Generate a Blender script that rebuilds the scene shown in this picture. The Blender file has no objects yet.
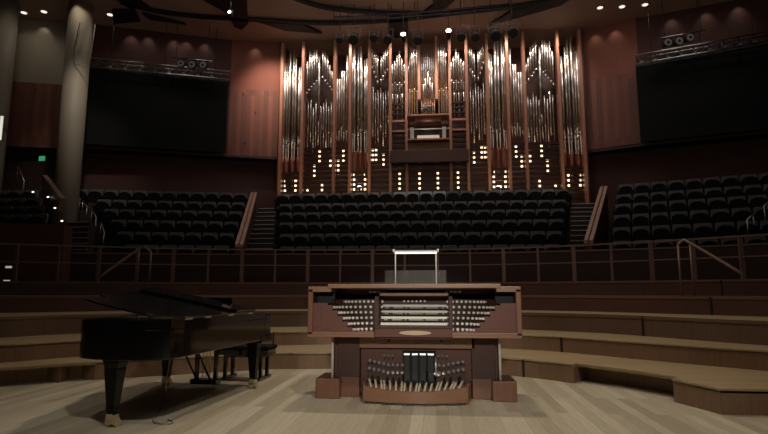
import bpy, math, random
from mathutils import Vector, Matrix
random.seed(7)
S = bpy.context.scene
COL = S.collection
PI = math.pi
R_ = math.radians

# ------------------------------------------------------------------ camera
FPX = 545.0; EYE = Vector((0.29, 0.0, 1.30)); YAW = R_(5.57); PITCH = math.atan(75/545.0)
cd = bpy.data.cameras.new('camera'); cam = bpy.data.objects.new('camera', cd); COL.objects.link(cam)
cd.sensor_width = 36.0; cd.lens = 36.0*FPX/768.0; cd.clip_end = 200
cam.location = EYE; cam.rotation_euler = (PI/2 + PITCH, 0, YAW)
S.camera = cam
fw = Vector((-math.sin(YAW)*math.cos(PITCH), math.cos(YAW)*math.cos(PITCH), math.sin(PITCH)))
rt = Vector((math.cos(YAW), math.sin(YAW), 0)); upv = rt.cross(fw)
def ray(px, py): return fw + rt*((px-384)/FPX) + upv*((217-py)/FPX)
def P(px, py, Y):                      # measured direction at a known depth
    d = ray(px, py); return EYE + d*(Y/d.y)
def G(px, py, z):                      # measured direction at a known height
    d = ray(px, py); return EYE + d*((z-EYE.z)/d.z)
ZY = lambda py: P(429, py, 20.7).z     # height on the organ front

# ------------------------------------------------------------------ world, exposure
w = bpy.data.worlds.new('world'); S.world = w; w.use_nodes = True
w.node_tree.nodes['Background'].inputs[0].default_value = (.75, .8, 1, 1)
w.node_tree.nodes['Background'].inputs[1].default_value = 0.004
S.view_settings.view_transform = 'Standard'; S.view_settings.look = 'None'
S.view_settings.gamma = 1; S.view_settings.use_curve_mapping = False
S.view_settings.exposure = 0.0

# ------------------------------------------------------------------ lights of the hall and added fills
def spot(name, loc, target, power, size, blend=1.0, rad=.15, col=(1, .86, .68)):
    l = bpy.data.lights.new(name, 'SPOT'); l.energy = power; l.spot_size = R_(size); l.spot_blend = blend
    l.shadow_soft_size = rad; l.color = col
    o = bpy.data.objects.new(name, l); COL.objects.link(o); o.location = loc
    o.rotation_euler = (Vector(target)-Vector(loc)).to_track_quat('-Z', 'Y').to_euler()
    return o
def area(name, loc, target, power, sx, sy, col=(1, .86, .68)):
    l = bpy.data.lights.new(name, 'AREA'); l.energy = power; l.shape = 'RECTANGLE'; l.size = sx; l.size_y = sy; l.color = col
    o = bpy.data.objects.new(name, l); COL.objects.link(o); o.location = loc
    o.rotation_euler = (Vector(target)-Vector(loc)).to_track_quat('-Z', 'Y').to_euler()
    return o
spot('stage_light', (2.2, -1.0, 10.8), (-.1, 6.0, 0), 2100, 44, 1, .25, (1, .93, .80))
spot('stage_light', (-3.5, 1.5, 10.8), (-.8, 6.8, 0), 500, 60, 1, .3, (1, .92, .80))
spot('stage_light', (5.0, 2.0, 10.8), (1.5, 8.5, 0), 260, 64, 1, .3, (1, .90, .76))
spot('stage_light', (0, 9.5, 10.8), (0, 8.6, 0), 1350, 100, 1, .3, (1, .86, .68))
spot('balcony_light', (.6, -9.0, 4.6), (0, 7, 1.0), 3100, 15, 1, .3, (1, .93, .82))
area('front_fill', (0, -4, 8.0), (0, 12, 2.0), 40, 8, 1, (1, .88, .76))  # added fill from the camera side, no fitting of the hall
area('ceiling_fill', (0, 8.0, 6.5), (0, 17, 11.5), 62, 14, 1, (1, .84, .70))  # added upward fill for ceiling and walls, no cove there
area('terrace_light', (0, 17.0, 11.2), (0, 18.2, 3), 165, 16, .8, (1, .93, .88))
for x in (-4.8, -3.0, -1.2, 1.2, 3.0, 4.8):
    spot('organ_top_light', (x*1.02, 19.75, 11.3), (x, 21.0, 9.5), 150, 105, 1, .14, (1, .84, .70))
for x in (-.9, .9):
    spot('organ_centre_light', (x, 19.0, 11.0), (0, 21, 8.6), 300, 60, 1, .1, (1, .87, .74))
area('organ_front_light', (0, 13.5, 11.1), (0, 21, 9.3), 22, 10, .6, (1, .86, .74))
for x, p in ((-6.3, 620), (6.9, 12)):
    spot('wing_panel_light', (x*.92, 18.6, 11.2), (x, 20.6, 9.4), p, 66, 1, .15, (1, .78, .62))
spot('pillar_light', (-10.2, 14.6, 11.2), (-12.0, 17.2, 7.0), 430, 44, 1, .2, (1, .90, .76))
spot('pillar_light', (-13.4, 15.4, 11.2), (-14.3, 18, 9.0), 25, 80, 1, .2, (1, .90, .76))

# ------------------------------------------------------------------ materials
def mat(name, col, rough=.5, metal=0.0, emit=None, estr=0, spec=None, noise=0, scale=6, alpha=None, trans=0, coat=0, bump=0):
    m = bpy.data.materials.new(name); m.use_nodes = True; nt = m.node_tree
    b = nt.nodes['Principled BSDF']
    b.inputs['Base Color'].default_value = (*col, 1); b.inputs['Roughness'].default_value = rough
    b.inputs['Metallic'].default_value = metal
    if spec is not None: b.inputs['Specular IOR Level'].default_value = spec
    if emit: b.inputs['Emission Color'].default_value = (*emit, 1); b.inputs['Emission Strength'].default_value = estr
    if trans: b.inputs['Transmission Weight'].default_value = trans
    if coat: b.inputs['Coat Weight'].default_value = coat; b.inputs['Coat Roughness'].default_value = .08
    tc = nt.nodes.new('ShaderNodeTexCoord')
    nz = nt.nodes.new('ShaderNodeTexNoise'); nz.inputs['Scale'].default_value = scale; nz.inputs['Detail'].default_value = 4
    nt.links.new(tc.outputs['Object'], nz.inputs['Vector'])
    mx = nt.nodes.new('ShaderNodeMix'); mx.data_type = 'RGBA'
    k = noise or .08
    mx.inputs['A'].default_value = (*[c*(1-k) for c in col], 1); mx.inputs['B'].default_value = (*[min(1, c*(1+k)) for c in col], 1)
    nt.links.new(nz.outputs['Fac'], mx.inputs['Factor']); nt.links.new(mx.outputs['Result'], b.inputs['Base Color'])
    if bump:
        bp = nt.nodes.new('ShaderNodeBump'); bp.inputs['Strength'].default_value = bump; bp.inputs['Distance'].default_value = .01
        nt.links.new(nz.outputs['Fac'], bp.inputs['Height']); nt.links.new(bp.outputs['Normal'], b.inputs['Normal'])
    return m
def wood(name, ca, cb, long='Y', short='X', w=.12, l=2.2, rough=.42, gap=.0015, gapdark=.35, grain=9, coat=0, knots=False):
    m = bpy.data.materials.new(name); m.use_nodes = True; nt = m.node_tree; N = nt.nodes; L = nt.links
    b = N['Principled BSDF']; b.inputs['Roughness'].default_value = rough
    if coat: b.inputs['Coat Weight'].default_value = coat; b.inputs['Coat Roughness'].default_value = .15
    tc = N.new('ShaderNodeTexCoord'); sp = N.new('ShaderNodeSeparateXYZ'); L.new(tc.outputs['Object'], sp.inputs[0])
    cb_ = N.new('ShaderNodeCombineXYZ'); L.new(sp.outputs[long], cb_.inputs['X']); L.new(sp.outputs[short], cb_.inputs['Y'])
    br = N.new('ShaderNodeTexBrick'); L.new(cb_.outputs[0], br.inputs['Vector'])
    br.inputs['Scale'].default_value = 1; br.inputs['Brick Width'].default_value = l; br.inputs['Row Height'].default_value = w
    br.inputs['Mortar Size'].default_value = gap; br.inputs['Mortar Smooth'].default_value = .3
    br.inputs['Color1'].default_value = (*ca, 1); br.inputs['Color2'].default_value = (*cb, 1)
    br.inputs['Mortar'].default_value = (*[c*gapdark for c in ca], 1); br.offset = .37
    mp = N.new('ShaderNodeMapping'); mp.inputs['Scale'].default_value = (1, 14, 1); L.new(cb_.outputs[0], mp.inputs[0])
    nz = N.new('ShaderNodeTexNoise'); nz.inputs['Scale'].default_value = grain*.35; nz.inputs['Detail'].default_value = 5; L.new(mp.outputs[0], nz.inputs['Vector'])
    rmp = N.new('ShaderNodeMapRange'); rmp.inputs['To Min'].default_value = .72; rmp.inputs['To Max'].default_value = 1.25; L.new(nz.outputs['Fac'], rmp.inputs['Value'])
    mu = N.new('ShaderNodeMix'); mu.data_type = 'RGBA'; mu.blend_type = 'MULTIPLY'; mu.inputs['Factor'].default_value = 1
    L.new(br.outputs['Color'], mu.inputs['A']); L.new(rmp.outputs[0], mu.inputs['B'])
    out = mu.outputs['Result']
    if knots:
        mk = N.new('ShaderNodeMapping'); mk.inputs['Scale'].default_value = (1.1, 2.0, 1); L.new(cb_.outputs[0], mk.inputs[0])
        vo = N.new('ShaderNodeTexVoronoi'); vo.inputs['Scale'].default_value = 1.0; L.new(mk.outputs[0], vo.inputs['Vector'])
        cr = N.new('ShaderNodeValToRGB'); cr.color_ramp.elements[0].position = .06; cr.color_ramp.elements[0].color = (.35, .3, .3, 1)
        cr.color_ramp.elements[1].position = .12; cr.color_ramp.elements[1].color = (1, 1, 1, 1); L.new(vo.outputs['Distance'], cr.inputs[0])
        m2 = N.new('ShaderNodeMix'); m2.data_type = 'RGBA'; m2.blend_type = 'MULTIPLY'; m2.inputs['Factor'].default_value = 1
        L.new(out, m2.inputs['A']); L.new(cr.outputs[0], m2.inputs['B']); out = m2.outputs['Result']
    L.new(out, b.inputs['Base Color'])
    return m
M = {}
M['floor'] = wood('pale_stage_boards', (.52, .46, .35), (.35, .295, .205), 'Y', 'X', .13, 2.4, .40)
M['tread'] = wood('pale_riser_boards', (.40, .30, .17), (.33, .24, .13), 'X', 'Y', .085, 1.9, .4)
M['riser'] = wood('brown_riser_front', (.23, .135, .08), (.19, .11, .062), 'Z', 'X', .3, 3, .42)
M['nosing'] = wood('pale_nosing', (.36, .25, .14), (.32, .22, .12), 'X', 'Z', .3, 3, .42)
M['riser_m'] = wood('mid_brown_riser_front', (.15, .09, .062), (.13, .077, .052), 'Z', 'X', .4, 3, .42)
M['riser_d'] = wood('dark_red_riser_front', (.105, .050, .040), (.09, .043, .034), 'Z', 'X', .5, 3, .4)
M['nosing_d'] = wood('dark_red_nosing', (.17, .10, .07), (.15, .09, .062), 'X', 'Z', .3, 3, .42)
M['maroon'] = mat('maroon_wall', (.068, .022, .017), .75, noise=.25, scale=2)
M['maroon_d'] = mat('dark_maroon_wall', (.035, .012, .010), .6, noise=.25, scale=2)
M['panel_up'] = wood('smooth_red_wood_panel', (.21, .060, .036), (.19, .054, .032), 'Z', 'X', .6, 5, .7, .001)
M['panel_lo'] = wood('planked_red_wood_panel', (.21, .070, .045), (.12, .042, .028), 'Z', 'X', .17, 3.5, .7, .003, .4, knots=True)
M['plaster'] = mat('beige_plaster', (.26, .225, .175), .6, noise=.1, scale=1)
M['ceil'] = mat('brown_beige_ceiling', (.46, .33, .26), .6, noise=.12, scale=.6)
M['black'] = mat('matt_black', (.008, .008, .009), .6)
M['black2'] = mat('charcoal_screen_cloth', (.012, .013, .013), .9, spec=.1, noise=.2, scale=1.5)
M['steel'] = mat('brushed_truss_metal', (.55, .55, .56), .3, 1)
M['seatgrey'] = mat('grey_seat_fabric', (.075, .073, .075), .6, noise=.2, scale=20)
M['seatsheen'] = mat('painted_sheen_on_seat', (.30, .33, .34), .7, noise=.2, scale=20)  # paler tone paints a reflected sheen on a few seat backs
M['seatblack'] = mat('black_seat_fabric', (.005, .0045, .005), .9, spec=.15)
M['concrete'] = mat('dark_terrace_floor', (.03, .022, .020), .7, noise=.2)
M['nose_metal'] = mat('grey_step_nosing', (.48, .45, .43), .45, .2)
M['rail'] = mat('maroon_steel_rail', (.22, .14, .12), .45, .2)
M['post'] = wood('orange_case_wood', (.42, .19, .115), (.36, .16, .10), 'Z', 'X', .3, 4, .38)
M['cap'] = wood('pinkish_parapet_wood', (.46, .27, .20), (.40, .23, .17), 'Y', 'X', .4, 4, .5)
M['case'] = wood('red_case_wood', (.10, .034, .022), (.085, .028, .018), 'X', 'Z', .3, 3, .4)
M['slat'] = wood('dark_louvre_wood', (.035, .013, .009), (.028, .011, .008), 'X', 'Z', .3, 3, .35)
M['tin'] = mat('polished_tin_pipe', (.88, .84, .80), .26, 1, noise=.05)
M['gold'] = mat('warm_brass_pipe_foot', (.95, .66, .36), .25, 1)
M['copperfoot'] = wood('red_wood_pipe_foot', (.30, .10, .06), (.26, .085, .05), 'Z', 'X', .3, 3, .4)
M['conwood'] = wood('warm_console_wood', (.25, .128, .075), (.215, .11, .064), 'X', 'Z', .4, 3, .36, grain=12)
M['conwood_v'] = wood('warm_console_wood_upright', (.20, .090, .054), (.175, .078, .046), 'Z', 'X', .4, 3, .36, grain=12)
M['condark'] = wood('dark_red_console_wood', (.070, .023, .016), (.06, .02, .014), 'X', 'Z', .4, 3, .55, grain=12)
M['conred'] = wood('red_console_panel', (.135, .046, .031), (.115, .040, .027), 'X', 'Z', .4, 3, .55, grain=12)
M['ivory'] = mat('ivory', (.95, .92, .84), .35)
M['keyblack'] = mat('ebony', (.012, .010, .010), .3)
M['slipglow'] = mat('pale_key_slip_glow', (.52, .42, .27), .4)  # tone of the glow painted on the key slip
M['chrome'] = mat('chrome', (.85, .85, .86), .3, .8)
M['silver'] = mat('satin_silver_post', (.80, .76, .70), .45, .1)
M['pedal'] = mat('pale_maple_pedal', (.68, .58, .43), .4)
M['lampwhite'] = mat('white_lamp_tube', (.9, .88, .82), .4, emit=(1, .9, .78), estr=1.1)
M['piano'] = mat('black_piano_lacquer', (.0035, .0035, .004), .12, coat=.6)
M['pianoleg'] = mat('black_leg_lacquer', (.004, .004, .004), .3, spec=.25)
M['pianorim'] = mat('inner_rim_plate', (.20, .13, .05), .35, .6)
M['brass'] = mat('brass', (.78, .64, .44), .35, .8)
M['rubber'] = mat('grey_cable', (.24, .22, .19), .6)
M['lamp'] = mat('lit_lamp', (1, .95, .85), .4, emit=(1, .90, .76), estr=14)
M['lampdim'] = mat('dim_downlight', (1, .95, .85), .4, emit=(1, .88, .74), estr=1.2)
M['lampfaint'] = mat('faint_lamp', (.9, .88, .85), .4, emit=(1, .9, .8), estr=.35)
M['sconce'] = mat('sconce_glass', (.9, .88, .85), .4, emit=(1, .92, .84), estr=.7)
M['louvreglow'] = mat('warm_emissive_tube', (1, .85, .6), .4, emit=(1, .72, .44), estr=2.6)
M['steplamp'] = mat('step_light', (1, .95, .9), .4, emit=(1, .93, .85), estr=2.5)
M['exit'] = mat('green_sign_face', (.05, .5, .2), .5, emit=(.08, .62, .26), estr=.35)
M['paper'] = mat('white_music_sheet', (.85, .84, .80), .7)
gl = bpy.data.materials.new('clear_plexiglass'); gl.use_nodes = True
g = gl.node_tree; b_ = g.nodes['Principled BSDF']; b_.inputs['Base Color'].default_value = (.9, .95, .93, 1)
b_.inputs['Roughness'].default_value = .15; b_.inputs['Transmission Weight'].default_value = .975; b_.inputs['IOR'].default_value = 1.3
M['glass'] = gl

# ------------------------------------------------------------------ mesh helper
class MB:
    def __init__(s): s.v = []; s.f = []; s.sm = []
    def add(s, vs, fs, smooth=False):
        o = len(s.v); s.v += [tuple(v) for v in vs]; s.f += [tuple(i+o for i in f) for f in fs]; s.sm += [smooth]*len(fs); return s
    def box(s, x0, x1, y0, y1, z0, z1, M4=None):
        vs = [Vector((x, y, z)) for z in (z0, z1) for x, y in ((x0, y0), (x1, y0), (x1, y1), (x0, y1))]
        if M4: vs = [M4 @ v for v in vs]
        return s.add(vs, [(3, 2, 1, 0), (4, 5, 6, 7), (0, 1, 5, 4), (1, 2, 6, 5), (2, 3, 7, 6), (3, 0, 4, 7)])
    def bar(s, a, b, wx, wz, up=(0, 0, 1)):            # rectangular bar from a to b
        a = Vector(a); b = Vector(b); d = b-a; L = d.length; d.normalize(); u = Vector(up)
        if abs(d.dot(u)) > .99: u = Vector((0, 1, 0))
        sx = d.cross(u).normalized(); sz = sx.cross(d).normalized(); vs = []
        for p in (a, b):
            for i, j in ((-1, -1), (1, -1), (1, 1), (-1, 1)): vs.append(p + sx*(i*wx/2) + sz*(j*wz/2))
        return s.add(vs, [(3, 2, 1, 0), (4, 5, 6, 7), (0, 1, 5, 4), (1, 2, 6, 5), (2, 3, 7, 6), (3, 0, 4, 7)])
    def cyl(s, a, b, r0, r1=None, n=12):
        if r1 is None: r1 = r0
        a = Vector(a); b = Vector(b); d = (b-a).normalized(); u = Vector((0, 0, 1)) if abs(d.z) < .9 else Vector((1, 0, 0))
        x = d.cross(u).normalized(); y = d.cross(x).normalized()
        vs = [p + (x*math.cos(2*PI*i/n)+y*math.sin(2*PI*i/n))*r for p, r in ((a, r0), (b, r1)) for i in range(n)]
        s.add(vs, [(i, (i+1) % n, (i+1) % n+n, i+n)[::-1] for i in range(n)], True)
        s.add(vs, [tuple(range(n)), tuple(range(2*n-1, n-1, -1))])
        return s
    def lathe(s, c, prof, n=14):                       # prof: (r, z) pairs
        c = Vector(c); vs = [c + Vector((r*math.cos(2*PI*i/n), r*math.sin(2*PI*i/n), z)) for r, z in prof for i in range(n)]
        fs = [(k*n+i, k*n+(i+1) % n, (k+1)*n+(i+1) % n, (k+1)*n+i) for k in range(len(prof)-1) for i in range(n)]
        s.add(vs, fs, True); s.add(vs, [tuple(range(n))[::-1], tuple(range((len(prof)-1)*n, len(prof)*n))]); return s
    def prism(s, poly, z0, z1, M4=None):               # CCW polygon in XY
        n = len(poly); vs = [Vector((p[0], p[1], z)) for z in (z0, z1) for p in poly]
        if M4: vs = [M4 @ v for v in vs]
        return s.add(vs, [tuple(range(n))[::-1], tuple(range(n, 2*n))] + [(i, (i+1) % n, (i+1) % n+n, i+n) for i in range(n)])
    def strip(s, A, B):                                # quads between two polylines
        n = len(A); return s.add(list(A)+list(B), [(i, i+1, n+i+1, n+i) for i in range(n-1)])
    def tube(s, pts, r, n=8):
        pts = [Vector(p) for p in pts]; vs = []
        for k, p in enumerate(pts):
            d = (pts[min(k+1, len(pts)-1)]-pts[max(k-1, 0)]).normalized(); u = Vector((0, 0, 1)) if abs(d.z) < .9 else Vector((1, 0, 0))
            x = d.cross(u).normalized(); y = d.cross(x).normalized()
            vs += [p+(x*math.cos(2*PI*i/n)+y*math.sin(2*PI*i/n))*r for i in range(n)]
        fs = [(k*n+i, k*n+(i+1) % n, (k+1)*n+(i+1) % n, (k+1)*n+i) for k in range(len(pts)-1) for i in range(n)]
        s.add(vs, fs, True); s.add(vs, [tuple(range(n)), tuple(range((len(pts)-1)*n, len(pts)*n))[::-1]]); return s
    def build(s, name, m, parent=None, bevel=0, world=False, label=None, tread=None):
        off = Vector((0, 0, 0))
        if world and parent is not None:
            q = parent
            while q: off = off + q.location; q = q.parent
        me = bpy.data.meshes.new(name); me.from_pydata([tuple(Vector(v)-off) for v in s.v], [], s.f)
        me.polygons.foreach_set('use_smooth', s.sm); me.materials.append(m)
        me.validate(); me.update()
        import bmesh
        b = bmesh.new(); b.from_mesh(me); bmesh.ops.remove_doubles(b, verts=b.verts, dist=1e-6); bmesh.ops.recalc_face_normals(b, faces=b.faces); b.to_mesh(me); b.free()
        if tread:
            me.materials.append(tread)
            for p in me.polygons:
                if p.normal.z > .9: p.material_index = 1
        o = bpy.data.objects.new(name, me); COL.objects.link(o); o.parent = parent
        if bevel:
            bv = o.modifiers.new('bevel', 'BEVEL'); bv.width = bevel; bv.segments = 2; bv.limit_method = 'ANGLE'
        if label: o['label'] = label
        return o
def tag(o, label=None, cat=None, group=None, kind=None):
    if label: o['label'] = label
    if cat: o['category'] = cat
    if group: o['group'] = group
    if kind: o['kind'] = kind
    return o
def thing(name, label, cat, loc=(0, 0, 0), rz=0, group=None):
    o = bpy.data.objects.new(name, None); COL.objects.link(o); o.location = loc; o.rotation_euler = (0, 0, rz)
    return tag(o, label, cat, group)
def struct(o): o['kind'] = 'structure'; return o
def copy_tree(o, parent=None):
    c = o.copy(); COL.objects.link(c); c.parent = parent
    for ch in list(o.children): copy_tree(ch, c)
    return c
def smooth(pts, n=10):
    out = []; p = [Vector((*q, 0)) if len(q) == 2 else Vector(q) for q in pts]
    for i in range(len(p)-1):
        a = p[max(i-1, 0)]; b = p[i]; c = p[i+1]; d = p[min(i+2, len(p)-1)]
        for k in range(n):
            t = k/n; out.append(.5*((2*b)+(c-a)*t+(2*a-5*b+4*c-d)*t*t+(3*b-a-3*c+d)*t**3))
    out.append(p[-1]); return [(q.x, q.y) if len(pts[0]) == 2 else q for q in out]

# ================================================================== STRUCTURE
struct(MB().box(-24, 24, -14, 30, -.3, 0).build('floor', M['floor']))
CZ = 11.5
struct(MB().box(-24, 24, -14, 30, CZ, CZ+.3).build('ceiling', M['ceil']))
struct(MB().box(-24, 24, -14.3, -14, 0, CZ).build('wall_rear', M['maroon_d']))
struct(MB().box(-24.3, -24, -14, 30, 0, CZ).build('wall_left_outer', M['maroon_d']))
struct(MB().box(24, 24.3, -14, 30, 0, CZ).build('wall_right_outer', M['maroon_d']))
struct(MB().box(-24, 24, 22.6, 22.9, 0, CZ).build('wall_back', M['maroon_d']))

# stepped stage risers
L1 = smooth([(-13, 5.2), (-8, 5.75), (-6.6, 6.55), (-5.74, 7.15), (-4.67, 8.02), (-2.67, 9.2), (-2.0, 9.38), (-.5, 9.5), (.6, 9.35), (1.58, 8.86), (2.22, 8.30)])
L1 = L1 + [(2.30, 8.40), (2.80, 7.86), (3.22, 7.17), (3.08, 7.04), (3.30, 6.38), (4, 6.38), (13, 6.38)]
L2 = smooth([(-13, 6.3), (-8, 6.8), (-6.8, 7.25), (-6.0, 7.75), (-5.35, 8.6), (-3.3, 10.35), (-1.5, 10.95), (0, 11.0), (1.8, 10.3), (2.5, 9.85), (3.4, 8.95), (4.6, 7.85), (5.6, 7.35), (13, 7.2)])
L3 = smooth([(-13, 7.4), (-8.5, 7.9), (-7.2, 8.7), (-6.45, 9.8), (-3.8, 11.9), (-1.5, 12.3), (0, 12.3), (2.05, 11.7), (3.3, 10.9), (3.95, 10.15), (5.05, 8.6), (6.4, 8.0), (13, 7.8)])
L4 = smooth([(-13.5, 8.8), (-10, 9.4), (-8.3, 10.6), (-5, 12.9), (0, 13.7), (3, 12.8), (4.9, 11.1), (6.3, 9.7), (7.5, 8.9), (13, 8.5)])
L5 = smooth([(-14, 10.4), (-11.5, 11.2), (-9.8, 12.3), (-6, 14.1), (-1, 14.9), (2, 14.6), (4.6, 13.4), (6.9, 11.5), (8.6, 10.0), (13, 9.3)])
BK = [(-14, 18), (-14, 18.6), (14, 18.6), (13, 18)]
lev = [(L1, 0, .27), (L2, .27, .53), (L3, .53, .88), (L4, .88, 1.22), (L5, 1.22, 1.56)]
def level(A, B, z0, z1, mr, mt, mn, nose):
    top = MB(); poly = list(A)+list(reversed(B))
    me = MB(); n = len(poly)
    # triangulated top through bmesh n-gon, with front wall and back wall
    polyb = poly
    if A is L1:
        def rec(p, i):
            a = A[max(i-1, 0)]; c = A[min(i+1, len(A)-1)]; d = Vector((c[0]-a[0], c[1]-a[1], 0)).normalized()
            if 2.27 < p[0] < 3.25 and p[1] > 7.06: return (p[0]-d.y*.30, p[1]+d.x*.30)
            if -9.5 < p[0] < -5.25 or -5.12 < p[0] < -4.86: return (p[0]-d.y*.22, p[1]+d.x*.22)
            return p
        polyb = [rec(p, i) for i, p in enumerate(A)]+list(reversed(B))
    me.prism(polyb, z0-.0, z1-.022)
    o = struct(me.build('stage_riser', mr))
    t = MB(); t.prism(poly, z1-.045, z1); o2 = struct(t.build('riser_deck', mt))
    # pale nosing edge
    nb = MB(); hh = nose
    off = []
    for i, p in enumerate(A):
        a = A[max(i-1, 0)]; c = A[min(i+1, len(A)-1)]; d = Vector((c[0]-a[0], c[1]-a[1], 0)); d.normalize()
        off.append((p[0]+d.y*.012, p[1]-d.x*.012))
    for i in range(len(A)-1):
        q = [off[i], off[i+1], A[i+1], A[i]]
        nb.prism(q, z1-hh, z1+.002)
    struct(nb.build('riser_nosing', mn))
for i, (A, z0, z1) in enumerate(lev):
    B = lev[i+1][0] if i < 4 else BK
    hi = i >= 2
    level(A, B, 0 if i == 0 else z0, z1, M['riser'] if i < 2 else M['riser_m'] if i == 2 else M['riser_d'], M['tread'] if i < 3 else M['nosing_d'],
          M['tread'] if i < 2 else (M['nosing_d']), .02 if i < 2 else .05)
# dark joints between riser modules
jt = [(0, 17, 0), (523, 368, 0, .0), ]
def joint(A, x, z0, z1):
    k = min(range(1, len(A)-1), key=lambda i: abs(A[i][0]-x)); a = A[k-1]; c = A[k+1]
    d = Vector((c[0]-a[0], c[1]-a[1], 0)).normalized(); t = (x-a[0])/(c[0]-a[0]) if c[0] != a[0] else 0
    y = a[1]+(c[1]-a[1])*t
    mm = Matrix.Translation((x, y, 0)) @ Matrix.Rotation(math.atan2(d.y, d.x), 4, 'Z')
    return MB().box(-.014, .014, -.02, .01, z0, z1, mm)
for A, x, z0, z1 in ((L1, 1.60, 0, .262), (L2, 2.42, .27, .522), (L3, 3.9, .53, .872), (L4, 5.3, .88, 1.212), (L5, 6.2, 1.22, 1.552),
                     (L2, -2.9, .27, .522), (L1, -4.55, 0, .262)):
    struct(joint(A, x, z0, z1).build('riser_joint', M['black']))

# ------------------------------------------------ terrace wall behind the walkway
WL = smooth([(-14, 13.2), (-11.5, 14.0), (-10, 14.8), (-6, 15.8), (-1, 16.05), (2, 15.95), (5, 15.1), (7.6, 13.8), (9.2, 12.6), (13, 12.0)])
m = MB()
for i in range(len(WL)-1):
    a, b = WL[i], WL[i+1]; m.prism([a, b, (b[0], b[1]+.12), (a[0], a[1]+.12)], 1.56, 2.40)
struct(m.build('wall_terrace', M['maroon_d']))
m = MB()
for i in range(len(WL)-1):
    a, b = WL[i], WL[i+1]; m.prism([(a[0], a[1]-.03), (b[0], b[1]-.03), (b[0], b[1]+.15), (a[0], a[1]+.15)], 2.40, 2.44)
struct(m.build('trim_terrace', M['rail']))

# ------------------------------------------------ seating terraces
ZT = [2.72, 3.20, 3.68, 4.14, 4.58, 5.07]                    # top of seat backs
YC = [16.6+.76*k for k in range(5)]+[20.2]
CL = [-4.66, -4.90, -5.14, -5.37, -5.61, -5.85]; CR = [3.98, 4.22, 4.46, 4.68, 4.92, 5.16]
RS = [(5.0, 15.75), (5.27, 16.55), (5.57, 17.35), (5.87, 18.1), (6.17, 18.85), (6.5, 19.6)]
LS = [(-6.02, 16.1), (-6.18, 16.9), (-6.35, 17.7), (-6.50, 18.42), (-6.66, 19.12), (-6.86, 19.84)]
DR = Vector((.932, -.363, 0)); DL = Vector((-.971, -.238, 0))
SH = .88
tr = MB()
for k in range(6):
    z = ZT[k]-SH
    struct(MB().box(CL[k]-.05, CR[k]+.05, YC[k]-.38, 21.0 if k == 5 else YC[k]+.38, 1.2, z).build('seating_terrace', M['concrete']))
    a = Vector((*RS[k], 0)); b = a+DR*8.5; n = Vector((.363, .932, 0)); w_ = 1.6 if k == 5 else .42
    q = [a-n*.38-DR*.05, b-n*.38, b+n*w_, a+n*w_-DR*.05]; struct(MB().prism([(p.x, p.y) for p in q], 1.2, z).build('seating_terrace', M['concrete']))
    a = Vector((*LS[k], 0)); b = a+DL*[4.2, 4.3, 4.8, 5.2, 5.9, 6.5][k]; n = Vector((-.238, .971, 0)); w_ = 1.2 if k == 5 else .42
    q = [b-n*.38, a-n*.38-DL*.05, a+n*w_-DL*.05, b+n*w_]; struct(MB().prism([(p.x, p.y) for p in q], 1.2, z).build('seating_terrace', M['concrete']))

# aisle stairs with grey nosings
def stair(x0a, x1a, x0b, x1b, y0, y1, z0, z1, n):
    st = MB(); ns = MB()
    for i in range(n):
        t = i/n; xa = x0a+(x0b-x0a)*t; xb = x1a+(x1b-x1a)*t; y = y0+(y1-y0)*t; z = z0+(z1-z0)*(i+1)/n; yy = y0+(y1-y0)*(i+1)/n
        st.box(xa, xb, y, yy, 1.2, z); ns.box(xa, xb, y-.015, y+.04, z-.02, z+.006)
    struct(st.build('stair_aisle', M['concrete'])); struct(ns.build('trim_stair_nosing', M['nose_metal']))
stair(-5.78, -4.74, -6.6, -5.95, 16.15, 20.6, 1.9, 4.5, 13)
stair(4.08, 4.86, 5.28, 6.30, 16.15, 20.6, 1.9, 4.5, 13)
# wood capped sloping parapets beside the stairs
def parapet(a, b, za, zb, wd):
    a = Vector(a); b = Vector(b); d = (b-a).normalized(); s_ = Vector((d.y, -d.x, 0))*(wd/2)
    def slab(o0, o1, dz0, dz1, zlow=None):
        vs = []
        for p, z in ((a, za), (b, zb)):
            for o in (o0, o1):
                vs.append(p+s_*o+Vector((0, 0, (zlow if zlow is not None else z+dz0)))); vs.append(p+s_*o+Vector((0, 0, z+dz1)))
        return vs, [(0, 2, 3, 1), (4, 5, 7, 6), (0, 1, 5, 4), (2, 6, 7, 3), (1, 3, 7, 5), (0, 4, 6, 2)]
    m = MB(); m.add(*slab(-.8, .8, 0, -.05, 1.6)); struct(m.build('wall_parapet', M['condark']))
    m = MB(); m.add(*slab(-1, -.15, -.05, .05)); m.add(*slab(.15, 1, -.05, .05)); struct(m.build('trim_parapet_cap', M['cap']))
for a_, b_, wd_ in (((239, 245, 16.05), (254, 193, 19.9), .24), ((588.5, 241, 16.0), (604, 187, 19.9), .25)):
    a_, b_ = P(*a_), P(*b_); parapet((a_.x, a_.y, 0), (b_.x, b_.y, 0), a_.z-.02, b_.z-.02, wd_)

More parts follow.
